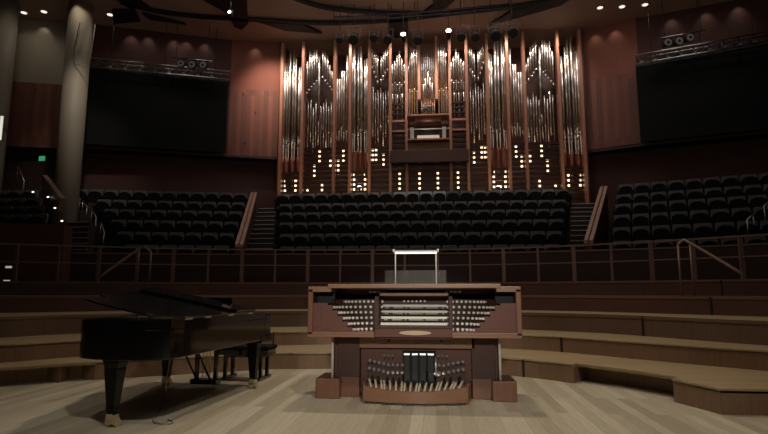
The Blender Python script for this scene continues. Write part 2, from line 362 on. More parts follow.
# ------------------------------------------------ walls beyond the seats
def wallseg(name, a, b, z0, z1, m, th=.25, off=0.0):
    a = Vector((*a, 0)); b = Vector((*b, 0)); d = (b-a).normalized(); n = Vector((-d.y, d.x, 0))
    if n.y < 0: n = -n
    a2 = a+n*off; b2 = b+n*off
    q = [a2, b2, b2+n*th, a2+n*th]
    return struct(MB().prism([(p.x, p.y) for p in q], z0, z1).build(name, m))
wl = [(-6.02, 20.9), (-7.94, 20.4), (-12.95, 18.5), (-15.6, 17.7), (-20, 14)]
wr = [(6.05, 21.0), (7.84, 20.15), (11.9, 18.75), (15.5, 16.5), (20, 13)]
zpb, zsm = 6.68, 9.43
wallseg('wall_left_organ_upper', wl[0], wl[1], zsm, CZ, M['panel_up']); wallseg('wall_left_organ_planked', wl[0], wl[1], zpb, zsm, M['panel_lo'], .29, -.02)
wallseg('wall_left_upper', wl[1], wl[2], zpb-.1, CZ, M['maroon']); wallseg('wall_left_lower', (-6.02, 21.5), (-13.6, 18.9), 0, zpb, M['maroon'], .25)
wallseg('wall_right_organ_upper', wr[0], wr[1], zsm, CZ, M['panel_up']); wallseg('wall_right_organ_planked', wr[0], wr[1], zpb, zsm, M['panel_lo'], .29, -.02)
wallseg('wall_right_upper', wr[1], wr[2], zpb-.1, CZ, M['maroon']); wallseg('wall_right_side', wr[2], wr[3], 0, CZ, M['maroon'])
wallseg('wall_right_end', wr[3], wr[4], 0, CZ, M['maroon'])
wallseg('wall_right_lower', (6.05, 21.6), (12.4, 19.3), 0, zpb, M['maroon'], .25)
wallseg('wall_far_left_plaster', wl[2], wl[3], 9.0, CZ, M['plaster']); wallseg('wall_far_left_planked', wl[2], wl[3], 6.55, 9.0, M['panel_lo'])
wallseg('wall_far_left_lower', (-12.95, 18.9), (-15.8, 18.1), 0, 6.55, M['maroon_d'])
wallseg('wall_left_end', wl[3], wl[4], 0, CZ, M['plaster'])
# soffit under the raised walls
struct(MB().prism([(-13.2, 18.45), (-6.02, 20.9), (-6.02, 21.6), (-13.4, 19.1)], zpb-.1, zpb-.02).build('trim_soffit_left', M['maroon_d']))
struct(MB().prism([(6.05, 21.0), (7.84, 20.15), (12, 18.75), (12.4, 19.3), (6.05, 21.7)], zpb-.1, zpb-.02).build('trim_soffit_right', M['maroon_d']))
# pillars
def pillar(name, c, r, z0, m):
    pr = [(r, 0), (r, CZ-z0)]; return struct(MB().lathe((c[0], c[1], z0), pr, 28).build(name, m))
p0 = P(67, 40, 17.2); p1 = P(91, 40, 17.2)
pillar('pillar_left', ((p0.x+p1.x)/2, 17.2), (p1.x-p0.x)/2*.87, 1.5, M['plaster'])
pillar('pillar_far_left', (P(-3, 60, 16.6).x, 16.6), .5, 1.5, M['plaster'])

# dark projection cloths on the side walls: banners in frames
def banner(a, b, z0, z1, label):
    a = Vector((*a, 0)); b = Vector((*b, 0)); d = (b-a).normalized(); n = Vector((d.y, -d.x, 0))
    if n.y > 0: n = -n
    t = thing('acoustic_banner', label, 'banner', (a+b)/2+n*.2+Vector((0, 0, z0)))
    a2 = a+n*.16; b2 = b+n*.16; a3 = a+n*.22; b3 = b+n*.22
    MB().prism([(p.x, p.y) for p in (a2, b2, b3, a3)], z0+.06, z1).build('cloth', M['black2'], t, world=True)
    MB().bar(a3+Vector((0, 0, z0+.03)), b3+Vector((0, 0, z0+.03)), .07, .07).build('bottom_batten', M['black2'], t, world=True)
    MB().bar(a2+Vector((0, 0, z1+.06)), b2+Vector((0, 0, z1+.06)), .12, .12).build('roller', M['black'], t, world=True)
banner((-7.98, 20.30), (-12.9, 18.42), zpb+.02, 9.62, 'wide black acoustic banner on the maroon wall left of the organ')
banner((7.72, 20.12), (12.4, 18.5), zpb-.02, 9.5, 'wide black acoustic banner on the maroon wall right of the organ')

# ------------------------------------------------ dark ceiling slots and bands
def slot(pts, z=CZ, th=.10, name='trim_ceiling_slot'):
    q = [G(px, py, z-th) for px, py in pts]; q = [(v.x, v.y) for v in q]
    A = sum(q[i][0]*q[(i+1) % len(q)][1]-q[(i+1) % len(q)][0]*q[i][1] for i in range(len(q)))
    if A < 0: q = q[::-1]
    return struct(MB().prism(q, z-th, z+.02).build(name, M['black']))
def bandpts(c, w):
    up = [(x, y-w/2) for x, y in c]; dn = [(x, y+w/2) for x, y in c]; return up+dn[::-1]
def band(c, w, **k):
    cc = smooth(c, 6); slot(bandpts(cc, w), **k)
band([(120, 3), (156, 12), (195, 17.2), (242, 20), (300, 23.5), (345, 24), (400, 20.5), (447, 15.2), (509, 8.5), (552, 1)], 2.6)
band([(284, -5), (305, 3), (332, 9.5), (384, 14.5), (440, 15)], 3.2)
slot([(190, -6), (236, -6), (247, 2), (248, 24), (242, 30), (234, 27), (228, 14), (210, 4)])
slot([(254, 21), (300, 24), (322, 34), (285, 31)])
slot([(389, 16), (408, 16), (408, 37.5), (389, 38.5)])
slot([(432, -8), (464, -8), (452, 3), (440, 14), (421, 15), (433, 6)])
slot([(514, 10), (548, 3), (562, -6), (580, -6), (560, 6), (540, 12), (489, 26)])
slot([(112, 11), (135, 11), (140, 22), (114, 24)])
slot([(142, 14), (186, 25), (150, 20)])
slot([(108, -6), (130, -6), (150, 9), (128, 8)])

# downlights in the ceiling
for i, (px, py, lb) in enumerate(((24, 12, 'round lit downlight in ceiling, leftmost of the four at the left'), (44, 11, 'round lit downlight in left ceiling, second from the left edge'),
        (87, 10, 'round lit downlight in ceiling above the left pillar'), (110, 14, 'round lit downlight in ceiling, rightmost of the four at the left'),
        (600, 7, 'round lit downlight in ceiling right of organ, leftmost of three'), (622, 6, 'round lit downlight in ceiling right of organ, middle of three'),
        (645, 4, 'round lit downlight in ceiling right of organ, rightmost of three'), (768-598+0, -30, ''))):
    if py < 0: continue
    g_ = G(px, py, CZ); t = thing('downlight', lb, 'ceiling light', (g_.x, g_.y, CZ-.03), group='ceiling downlights')
    MB().lathe((0, 0, 0), [(.10, 0), (.15, .0), (.15, .04), (.10, .04)], 20).build('bezel', M['steel'], t)
    MB().lathe((0, 0, 0), [(.10, -.006), (.10, .02)], 20).build('diffuser', M['lampdim'], t)
    spot('downlight_glow', (g_.x, g_.y, CZ-.1), (g_.x, g_.y+.3, 0), 10, 110, 1, .1)
def wall_at(px, a, b):                    # point of the wall line a-b seen in direction px
    d = ray(px, 30); a = Vector(a); b = Vector(b); e = b-a; dx, dy = d.x, d.y; ox, oy = EYE.x, EYE.y
    det = dx*(-e.y)+e.x*dy; t = ((a.x-ox)*(-e.y)+e.x*(a.y-oy))/det; return Vector((ox+dx*t, oy+dy*t, 0))
WASH = [(x, (-7.94, 20.4), (-12.95, 18.5)) for x in (132, 149, 175, 187, 206)]+[(256, (-6.02, 20.9), (-7.94, 20.4))]+[(595, (6.05, 21.0), (7.84, 20.15)), (615, (6.05, 21.0), (7.84, 20.15))]+[(x, (7.84, 20.15), (11.9, 18.75)) for x in (672, 707, 740)]+[(44, (-12.95, 18.5), (-15.6, 17.7))]
for px, a, b in WASH:
    q = wall_at(px, a, b); e = (Vector(b)-Vector(a)).normalized(); n = Vector((e.y, -e.x, 0)); n = n if n.y < 0 else -n
    spot('wall_washer', (q.x+n.x*.3, q.y+n.y*.3, CZ-.10), (q.x, q.y, CZ-.75), 6.5, 75, 1, .03)
for tx, ty in ((-10, 18.4), (9.6, 18.3)):
    spot('truss_fill', (tx*.75, 13.5, 11.0), (tx, ty, 9.7), 85, 34, 1, .1, (1, .95, .9))  # added spots that put glints on the trusses, no lamp there
for x in (72, 80):
    q = P(x, 28, 16.6); spot('wall_washer', (q.x, q.y-.1, CZ-.10), (q.x, 17.0, CZ-.9), 10, 80, 1, .03)

# ================================================================== SEATS
def make_seat(pale=False):
    t = thing('theatre_seat', 'x', 'theatre seat')
    bk = MB()
    pr = [(-.225, 0), (.225, 0), (.235, .25), (.232, .46), (.20, .50), (-.20, .50), (-.232, .46), (-.235, .25)]
    vs = [Vector((x, .12+.10*z/.5+dy, z+.38)) for dy in (0, .07) for x, z in pr]; n = len(pr)
    bk.add(vs, [tuple(range(n))[::-1], tuple(range(n, 2*n))]+[(i, (i+1) % n, (i+1) % n+n, i+n) for i in range(n)])
    bk.build('backrest', M['seatsheen'] if pale else M['seatgrey'], t, .012)
    cu = MB(); arch = [(-.215, 0), (.215, 0), (.215, .30)]+[(.215*math.cos(a), .30+.115*math.sin(a)) for a in [PI*i/8 for i in range(1, 8)]]+[(-.215, .30)]
    n = len(arch); vs = [Vector((x, dy+.07*z/.5, z+.36)) for dy in (-.06, .08) for x, z in arch]
    cu.add(vs, [tuple(range(n))[::-1], tuple(range(n, 2*n))]+[(i, (i+1) % n, (i+1) % n+n, i+n) for i in range(n)])
    cu.build('folded_seat', M['seatblack'], t, .015)
    for s_ in (-1, 1):
        MB().box(s_*.25-.022, s_*.25+.022, -.16, .14, .56, .60).box(s_*.25-.015, s_*.25+.015, -.02, .10, 0, .56).build('armrest', M['seatblack'], t, .006)
    return t
seat0 = make_seat(); palebr = None
ORD = ['first', 'second', 'third', 'fourth', 'fifth', 'sixth', 'seventh', 'eighth', 'ninth', 'tenth', 'eleventh', 'twelfth', 'thirteenth', 'fourteenth', 'fifteenth', 'sixteenth', 'seventeenth', 'eighteenth', 'nineteenth', 'twentieth', 'twenty-first', 'twenty-second', 'twenty-third']
ROW = ['front', 'second', 'third', 'fourth', 'fifth', 'top']
first = [seat0]
def put(x, y, z, rz, label, group):
    o = first.pop() if first else copy_tree(seat0)
    o.location = (x, y, z); o.rotation_euler = (0, 0, rz); o['label'] = label; o['group'] = group
    return o
for k in range(6):
    z = ZT[k]-SH; n = int(round((CR[k]-CL[k])/.498)); p = (CR[k]-CL[k])/n
    for i in range(n):
        x = CL[k]+p*(i+.5); pale = (k == 5 and 9 <= i <= 12)  # these backs are coloured paler to imitate a reflection
        o = put(x, YC[k]-.06, z, 0, '%s theatre seat %s from the left in the %s row below the organ' % ('sheen-painted' if pale else 'dark grey', ORD[i], ROW[k]), 'theatre seats in the centre block')
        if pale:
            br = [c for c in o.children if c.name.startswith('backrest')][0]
            br.data = br.data.copy(); br.data.materials[0] = M['seatsheen']; br['label'] = 'pale blue-grey backrest'  # grey backrest, paler tone paints a reflected sheen
for k in range(6):
    z = ZT[k]-SH; a = Vector((*RS[k], 0)); n = [8, 9, 9, 9, 10, 9][k]
    for i in range(n):
        q = a+DR*(.40+.52*i); put(q.x, q.y, z, math.atan2(DR.y, DR.x), 'dark theatre seat %s from the aisle in the %s row of the right block' % (ORD[i], ROW[k]), 'theatre seats in the right block')
    a = Vector((*LS[k], 0)); n = [6, 7, 8, 9, 10, 12][k]
    for i in range(n):
        q = a+DL*(.28+.52*i); put(q.x, q.y, z, math.atan2(-DL.y, -DL.x), 'dark theatre seat %s from the aisle in the %s row of the left block' % (ORD[i], ROW[k]), 'theatre seats in the left block')

# far-left side terrace: maroon front wall, rows of seats, small step lights
zf = P(30, 222, 13.6).z
dl = Vector((.97, .24, 0))
fa = P(-60, 232, 13.0); fb = P(64, 232, 14.1)
struct(MB().prism([(fa.x, fa.y), (fb.x, fb.y), (fb.x-.1, 14.6), (fb.x-2.0, 16.2), (fb.x-2.6, 18), (fa.x-.5, 18)], 1.56, zf-.02).build('wall_side_terrace', M['maroon']))
for k, py in enumerate((213, 205, 197, 189)):
    Y = 14.4+.8*k; zt = P(20, py, Y).z; z = zt-SH
    x1 = P(46-3*k, py, Y).x
    struct(MB().box(x1-5, x1+.1, Y-.36, Y+.4 if k < 3 else 18, zf-.03, z).build('side_terrace_step', M['concrete']))
    for i in range(4 if k < 1 else 3):
        put(x1-.3-.54*i, Y-.04, z, R_(6), 'dark theatre seat %s from the stairs in %s row of the far-left terrace' % (ORD[i], ROW[k]), 'theatre seats on the far-left terrace')
for i, (px, py, Y) in enumerate(((33, 192, 15.7), (42, 187, 16.6), (48, 197, 15.6), (55, 208, 14.9), (62, 221, 14.3))):
    q = P(px, py, Y); lab = ['small lit step light nearest the far-left seats', 'small lit step light, highest on the far-left stair', 'small lit step light, third highest on the far-left stair', 'small lit step light, second lowest by the left pillar', 'small lit step light, lowest on the far-left stair'][i]
    t = thing('step_light', lab, 'step light', q, group='step lights on the far-left stair')
    MB().box(-.045, .045, 0, .05, -.03 if i < 4 else -.16, .03).build('housing', M['black'], t); MB().box(-.032, .032, -.006, .0, -.018, .018).build('lens', M['steplamp'], t)
q = [P(44, 181, 16.6), P(62, 205, 14.9)]
struct(MB().bar(q[0], q[1], .15, .40).build('wall_stair_stringer', M['rail']))
# steps at the left end of the left block
sn = MB(); sb = MB()
for i in range(7):
    y = 14.9+.33*i; z = 2.35+.21*i; xa, xb = P(66, 230, y).x, P(88+1.5*i*0, 230, y).x
    sb.box(xa, xb, y, y+.36, 1.6, z); sn.box(xa, xb, y-.015, y+.04, z-.02, z+.006)
struct(sb.build('stair_left_end', M['concrete'])); struct(sn.build('trim_left_stair_nosing', M['nose_metal']))
# slanting metal handrails in front of the left block
def railing_bits(name, label, pts, r=.018, m='steel', posts=()):
    t = thing(name, label, 'handrail', pts[0]); MB().tube(pts, r).build('grip_bar', M[m], t, world=True)
    for a, b in posts: MB().cyl(a, b, r*.9, n=8).build('upright', M[m], t, world=True)
for i, (a, b, Ya, Yb, lb) in enumerate((((76, 190), (80, 199), 18.3, 17.8, 'short slanting metal rail highest at the left block end'), ((83, 200), (87, 207), 17.6, 17.2, 'short slanting metal rail second highest at the left block end'),
        ((92, 209), (96, 218), 16.9, 16.4, 'short slanting metal rail third highest at the left block end'), ((101, 222), (104, 232), 16.2, 15.8, 'short slanting metal rail lowest at the left block end'),
        ((18, 166), (24, 181), 17.0, 16.4, 'slanting metal rail above the far-left seats'),
        ((747, 220), (753, 214), 15.2, 15.3, 'short slanting metal rail in front of the right block'), ((764, 206), (768, 202), 15.6, 15.7, 'short metal rail end at the right edge of the right block'))):
    A, B = P(*a, Ya), P(*b, Yb); railing_bits('aisle_rail', lb, [A, B], .016, posts=[(B, B-Vector((0, 0, .5))), (A, A-Vector((0, 0, .5)))])

# ================================================================== GUARD RAIL on the top riser
RL = smooth([(-14, 10.6), (-11.5, 11.4), (-9.75, 12.5), (-6, 14.3), (-1, 15.1), (2, 14.8), (4.65, 13.58), (7.0, 11.7), (8.75, 10.2), (13, 9.5)], 12)
def along(poly):
    d = [0]
    for i in range(1, len(poly)): d.append(d[-1]+math.dist(poly[i-1], poly[i]))
    def at(s):
        for i in range(1, len(poly)):
            if s <= d[i]: t = (s-d[i-1])/(d[i]-d[i-1]); return Vector((poly[i-1][0]+(poly[i][0]-poly[i-1][0])*t, poly[i-1][1]+(poly[i][1]-poly[i-1][1])*t, 0))
        return Vector((*poly[-1], 0))
    return at, d[-1]
at, Ltot = along(RL)
t = thing('guard_rail', 'long curved maroon metal guard rail on the top riser below the seats', 'railing', at(Ltot/2)+Vector((0, 0, 1.56)))
z0 = 1.56; top = [at(Ltot*i/140)+Vector((0, 0, z0+.90)) for i in range(141)]; mid = [p-Vector((0, 0, .43)) for p in top]
m = MB()
for i in range(140): m.bar(top[i], top[i+1], .05, .035)
m.build('top_rail', M['rail'], t, world=True)
m = MB()
for i in range(140): m.bar(mid[i], mid[i+1], .03, .025)
m.build('middle_rail', M['rail'], t, world=True)
n = int(Ltot/.88)
for i in range(n+1):
    p = at(Ltot*i/n); wdt = .09 if i % 2 else .05
    MB().box(p.x-wdt/2, p.x+wdt/2, p.y-.02, p.y+.02, z0, z0+.89).build('post', M['rail'], t, world=True)
# sloping stair handrails by the guard rail
def stairrail(label, pts, posts):
    t = thing('stair_handrail', label, 'handrail', (pts[0].x, pts[0].y, 1.56)); MB().tube(pts, .03, 8).build('grip_bar', M['rail'], t, world=True)
    for p in posts: MB().cyl((p.x, p.y, 1.56 if p.y > 12.5 else 1.22), p, .022, n=8).build('upright', M['rail'], t, world=True)
a = [P(97, 279, 12.3), P(139, 249, 12.9), P(146, 248.5, 12.9), P(151, 252, 12.9)]; stairrail('maroon sloping stair handrail at the left of the guard rail', smooth(a, 4), [P(139, 249, 12.9), P(151, 252, 12.9)])
a = [P(678, 245, 11.3), P(682, 241.5, 11.3), P(690, 243, 11.2), P(745, 275.5, 10.4)]; stairrail('maroon sloping stair handrail at the right of the guard rail', smooth(a, 4), [P(690, 243, 11.2), P(678, 245, 11.3)])

# ================================================================== PIPE ORGAN
OY = 20.7
org = thing('pipe_organ', 'tall pipe organ with silver pipes between orange wooden posts above the seats', 'pipe organ', (0, OY, 4.2))
def ob(mb, name, m, **k): return mb.build(name, m, org, world=True, **k)
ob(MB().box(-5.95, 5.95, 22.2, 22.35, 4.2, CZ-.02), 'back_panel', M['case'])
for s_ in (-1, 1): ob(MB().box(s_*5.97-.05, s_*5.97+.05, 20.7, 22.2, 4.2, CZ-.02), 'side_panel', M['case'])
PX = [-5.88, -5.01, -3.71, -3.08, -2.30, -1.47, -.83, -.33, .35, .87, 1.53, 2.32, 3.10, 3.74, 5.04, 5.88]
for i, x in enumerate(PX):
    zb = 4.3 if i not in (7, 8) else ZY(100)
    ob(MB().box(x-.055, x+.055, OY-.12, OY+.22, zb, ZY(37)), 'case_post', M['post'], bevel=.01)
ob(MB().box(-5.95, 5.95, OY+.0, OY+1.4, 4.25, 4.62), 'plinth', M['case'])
pipes = []                                             # (size, function)
def pipe(x, y, zfoot, zmouth, ztop, r, foot='tin', wedge=True):
    pipes.append((r*(ztop-zfoot), x, y, zfoot, zmouth, ztop, r, foot))
def mesh_pipe(x, y, zf, zm, zt, r, foot, B, F, D):
    B.lathe((x, y, 0), [(r, zm+.02), (r, zt-.01), (r*.86, zt), (r*.80, zt-.06)], 14)
    F.lathe((x, y, 0), [(r*.18, zf), (r*.34, zf+.06), (r*.90, zm-.07), (r*1.0, zm-.05), (r*1.10, zm-.02), (r*1.10, zm), (r*.98, zm+.03)], 14)
    w_ = r*.75; h = max(.025, r*.45)
    D.box(x-w_, x+w_, y-r*1.03, y-r*.7, zm+.0, zm+h)
H = ZY
zd = random.Random(3)
for s_ in (-1, 1):
    # bay next to the centre: bright long pipes on warm feet
    for j, dx in enumerate((.43, .53, .62, .72)):
        pipe(s_*dx+.01, OY+.10, H(116), H(90-2*(j % 2)), H(38+2.2*j), .045, 'gold' if j in (1, 2) else 'tin')
    for j, dx in enumerate((.45, .56, .67, .78)): pipe(s_*dx+.01, OY+.55, H(112), H(92), H(48+2*j), .04, 'tin')
    for j in range(6):
        x = s_*(.93+.098*j)+.01; pipe(x, OY+.15, H(84+(j % 3)*3), H(80+(j % 2)*2), H([62, 56, 48, 52, 58, 62][j]), .042)
        pipe(x, OY+.6, H(100), H(88), H(70+3*abs(j-3)), .04)
        if j % 2: pipe(x, OY+.3, H(116), H(103+j), H(90), .035, 'tin')
    # paired slanting clusters
    for j in range(4):
        x = s_*(1.60+.085*j); pipe(x, OY+.12, H(70+4*j), H(66+3.5*j), H([44, 46, 49, 53][j]), .038)
        x = s_*(2.0+.075*j); pipe(x, OY+.12, H(82-5*j), H(78-5*j), H([52, 49, 46, 43][j]), .036)
    for j in range(7): pipe(s_*(1.60+.105*j), OY+.55, H(128+5*(j % 3)), H(118+6*((j*2) % 5)), H(80+3*(j % 3)), .030)
    # large pipes
    for j, (dx, ty) in enumerate(((2.42, 55), (2.52, 55), (2.66, 42), (2.79, 43), (2.93, 41), (3.02, 41))):
        pipe(s_*dx+.0, OY+.12+(.12 if j % 2 else 0), H(150), H(131+3*(j % 2)), H(ty), .062)
    for j, dx in enumerate((2.48, 2.70, 2.90)): ob(MB().lathe((s_*dx, OY+.25, 0), [(.02, H(175)), (.07, H(165)), (.095, H(152)), (.09, H(148))], 4), 'wooden_pipe_foot', M['copperfoot'])
    for j, (dx, ty) in enumerate(((3.17, 40), (3.26, 50), (3.37, 66), (3.46, 66), (3.56, 74), (3.66, 74))):
        pipe(s_*dx, OY+.2, H(138), H(124+4*(j % 3)), H(ty), .042)
    for j in range(5):
        x = s_*(3.84+.1*j); pipe(x, OY+.12, H(88-3.4*j), H(85-3.3*j), H([66, 60, 50, 46, 43][j]), .042)
        x = s_*(4.50+.095*j); pipe(x, OY+.12, H(78+3*j), H(75+3*j), H([42, 44, 47, 45, 55][j]), .040)
    pipe(s_*4.38, OY+.1, H(128), H(118), H(50), .05)
    for j in range(11): pipe(s_*(3.85+.108*j), OY+.6, H(136+6*(j % 3)), H(122+5*((j*3) % 5)), H(90+4*(j % 3)), .031)
    for j, (dx, ty) in enumerate(((5.12, 60), (5.23, 60), (5.36, 52), (5.48, 42), (5.60, 42), (5.72, 50), (5.80, 56))):
        pipe(s_*dx, OY+.12+(.1 if j % 2 else 0), H(158), H(139+4*(j % 2)), H(ty), .060)
    for j, dx in enumerate((5.2, 5.45, 5.7)): ob(MB().lathe((s_*dx, OY+.25, 0), [(.02, H(183)), (.07, H(170)), (.11, H(158)), (.10, H(152))], 4), 'wooden_pipe_foot', M['copperfoot'])
for j in range(7): pipe(-.235+.083*j, OY+.18, H(112), H(103+(abs(j-3))*1.2), H(40+.8*abs(j-3)), .036)
for j in range(5): pipe(-.16+.085*j, OY-.02, H(112), H(106), H(84-6*(2-abs(j-2))), .028)
# emissive tubes added between the louvres
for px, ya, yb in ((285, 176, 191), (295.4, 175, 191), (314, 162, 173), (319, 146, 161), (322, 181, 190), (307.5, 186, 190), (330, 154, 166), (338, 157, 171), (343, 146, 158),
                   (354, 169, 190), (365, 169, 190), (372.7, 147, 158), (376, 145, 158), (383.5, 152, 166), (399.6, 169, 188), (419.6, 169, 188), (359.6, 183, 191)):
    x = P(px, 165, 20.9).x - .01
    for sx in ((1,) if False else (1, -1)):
        pipe(x*sx+.01*0, 21.02, H(yb)+.02, H(yb)+.12, H(ya), .040 if px != 359.6 else .07, 'lamp')  # 'lamp' here marks an added emissive tube
for q in [q for q in pipes if q[7] == 'lamp']: ob(MB().cyl((q[1], q[2], q[3]), (q[1], q[2], q[5]), q[6], q[6], 12), 'louvre_glow_tube', M['louvreglow'])
pipes = [q for q in pipes if q[7] != 'lamp']
pipes.sort(key=lambda q: -q[0])
for q in pipes[:98]:
    B, F, D = MB(), MB(), MB(); mesh_pipe(*q[1:7], q[7], B, F, D)
    o = ob(B, 'pipe', M['tin'])
    o2 = F.build('pipe_toe', M[q[7]], o, world=True); o3 = D.build('pipe_mouth', M['black'], o, world=True)
B, F, FG, D = MB(), MB(), MB(), MB()
for q in pipes[98:]:
    mesh_pipe(*q[1:7], q[7], B, FG if q[7] == 'gold' else F, D)
tag(ob(B, 'small_pipes', M['tin']), kind='stuff'); tag(ob(F, 'small_pipe_toes', M['tin']), kind='stuff'); tag(ob(FG, 'small_brass_toes', M['gold']), kind='stuff'); tag(ob(D, 'small_pipe_mouths', M['black']), kind='stuff')
# louvre slats bay by bay (in front of the emissive tubes)
bays = [(-5.88, -5.01, 168), (-5.01, -3.71, 146), (-3.71, -3.08, 146), (-3.08, -2.30, 168), (-2.30, -1.47, 146), (-1.47, -.83, 128), (.87, 1.53, 128), (1.53, 2.32, 146), (2.32, 3.10, 168), (3.10, 3.74, 146), (3.74, 5.04, 146), (5.04, 5.88, 168)]
for a, b, yt in bays:
    m = MB(); z = 4.75
    while z < H(yt):
        m.box(a+.055, b-.055, OY+.08, OY+.20, z, z+.10); z += .195
    ob(m, 'louvre_panel', M['slat'])
for a, b in ((-.83, .87),):
    m = MB(); z = 4.75
    while z < H(166): m.box(a+.055, b-.055, OY+.12, OY+.22, z, z+.10); z += .195
    ob(m, 'louvre_panel', M['slat'])
ob(MB().box(-1.47, 1.53, OY-.35, OY+.3, H(164), H(152)), 'keydesk_balcony', M['condark'], bevel=.01)
for a, b in ((-1.47, -.83), (.87, 1.53)):
    ob(MB().box(a, b, OY-.06, OY+.05, H(121.5), H(119.5)), 'cross_beam', M['post'])
    ob(MB().box(a, b, OY-.06, OY+.05, H(131.5), H(129.8)), 'cross_beam', M['post'])
    m = MB()
    for yy in (102, 107, 112): m.box(a+.05, b-.05, OY+.02, OY+.12, H(yy+1.5), H(yy+.2))
    ob(m, 'slat_row', M['slat'])
# attached keydesk
ob(MB().prism([(-.80, 20.2), (.82, 20.2), (.82, 20.9), (-.80, 20.9)], H(119.5), H(118)).prism([(-.5, 20.4), (.5, 20.4), (.5, 20.9), (-.5, 20.9)], H(124), H(119.5)), 'keydesk_canopy', M['post'], bevel=.01)
ob(MB().box(-.78, .80, 21.0, 21.1, H(152), H(119)), 'keydesk_back', M['case'])
ob(MB().box(-.80, .82, 20.35, 21.0, H(142), H(140.6)), 'keydesk_shelf', M['post'])
ob(MB().box(-.78, .80, 20.62, 20.7, H(152), H(143)), 'keydesk_apron', M['conwood'])
ob(MB().box(-.42, .44, 20.44, 20.6, H(140.5), H(137)), 'keyboard', M['ivory'])
ob(MB().box(-.40, .42, 20.66, 20.70, H(136.5), H(131)), 'music_desk', M['keyblack'])
for s_ in (-1, 1): ob(MB().box(s_*.62-.07, s_*.62+.07, 20.5, 20.62, H(140), H(128.5)), 'glazed_side_panel', M['chrome'])
ob(MB().box(-.80, .82, 20.52, 20.57, H(130.5), H(129.6)), 'front_rail', M['silver'])
spot('keydesk_light', (.0, 20.0, H(122)), (0, 20.7, H(140)), 5, 110, 1, .05)
for x in (-5.45, -4.4, -2.7, -1.9, 1.9, 2.7, 4.4, 5.45):
    spot('louvre_light', (x, 19.7, 4.95), (x, 21.1, 5.9), 9, 85, 1, .05, (1, .76, .5))
for px in (359.6, 498.5):
    p_ = P(px, 188, 20.55); t = thing('organ_uplight', 'lit lamp at the foot of the %s organ bay' % ('left' if px < 400 else 'right'), 'lamp', (p_.x, 20.5, p_.z-.10))
    MB().lathe((0, 0, 0), [(.05, 0), (.06, .03), (.06, .12), (.075, .14)], 14).build('housing', M['black'], t)
    MB().lathe((0, 0, 0), [(.055, .13), (.07, .145), (.05, .17), (.01, .18)], 14).build('bulb', M['lamp'], t)
    MB().box(-.04, .04, -.02, .2, -.25, .01).build('bracket', M['black'], t)

# ================================================================== STAGE LIGHT FIXTURES
def fixture(px, py, Y, label, sc=1.0, lit=False, hang=None, aim=-60, name='stage_spotlight', group=None):
    c = P(px, py, Y); t = thing(name, label, 'stage light', c, group=group)
    Mr = Matrix.Rotation(R_(aim), 4, 'X')
    def L(v): return Mr @ Vector(v)
    r = .10*sc
    MB().cyl(L((0, -.16*sc, 0)), L((0, .12*sc, 0)), r, r*.8, 14).cyl(L((0, .12*sc, 0)), L((0, .2*sc, 0)), r*.5, r*.4, 10).build('can', M['black'], t)
    MB().cyl(L((0, -.175*sc, 0)), L((0, -.161*sc, 0)), r*.85, r*.85, 14).build('lens', M['lamp'] if lit else M['black'], t)
    m = MB()
    for s_ in (-1, 1): m.bar((s_*r*1.15, 0, -.02), (s_*r*1.15, 0, .22*sc), .02, .03)
    m.bar((-r*1.2, 0, .22*sc), (r*1.2, 0, .22*sc), .03, .02); m.build('yoke', M['black'], t)
    if hang: MB().cyl((0, 0, .22*sc), (0, 0, hang-c.z), .012, n=8).build('hanger', M['black'], t)
    return t
for px, py, sc, lit, lb in ((340, 39, 1.25, 0, 'black spotlight hanging before the organ top, second post from left'), (354, 38, 2.0, 0, 'large black spotlight at the top of the fourth organ bay'),
        (374, 37, 1.5, 0, 'black spotlight left of the two hung beside the dark ceiling box'), (388, 38.5, 1.7, 0, 'black spotlight just under the left of dark ceiling box'),
        (403.5, 38, 1.1, 1, 'lit spotlight left of the organ centre'), (418, 39, 1.7, 0, 'black spotlight above the organ centre bay'),
        (448.5, 34.5, 1.1, 1, 'lit spotlight right of the organ centre'), (461, 36, 1.6, 0, 'black spotlight just right of the lit right spotlight'), (475, 36, 1.6, 0, 'black spotlight third right of organ centre'),
        (495, 34, 2.0, 0, 'large black spotlight above the tall right pipes'), (512, 31, 1.9, 0, 'large black spotlight rightmost above the organ')):
    fixture(px, py, 18.1, lb, sc*.9, lit, CZ, aim=-25 if lit else 40)
fixture(230.5, 14, 17.0, 'small lit spotlight in the dark ceiling slot, left of the organ', .6, True, CZ, aim=-15)
q = P(1, 128, 15.9); t = thing('wall_sconce', 'tall narrow lit white wall light at the far left edge', 'lamp', q)
MB().box(-.06, .06, 0, .06, -.42, .42).build('housing', M['steel'], t); MB().box(-.045, .045, -.02, 0, -.40, .40).build('lit_diffuser', M['sconce'], t)
MB().box(-.03, .03, .06, .3, -.05, .05).build('wall_bracket', M['steel'], t)
# thin pipe truss under the ceiling slot with struts
c_ = [P(334, 20.5, 18.4), P(384, 18.5, 18.2), P(447, 13.5, 18.1), P(509, 7.5, 18.3)]
t = thing('ceiling_lighting_bar', 'thin black lighting bar with short struts below the ceiling slot', 'lighting bar', c_[0])
sm = smooth([tuple(v) for v in c_], 8); MB().tube(sm, .02, 8).build('lower_bar', M['black'], t, world=True)
up_ = [p+Vector((0, 0, .14)) for p in sm]; MB().tube(up_, .02, 8).build('upper_bar', M['black'], t, world=True)
m = MB()
for i in range(0, len(sm), 3): m.cyl(sm[i], Vector((sm[i].x, sm[i].y, CZ)), .014, n=6)
m.build('struts', M['black'], t, world=True)

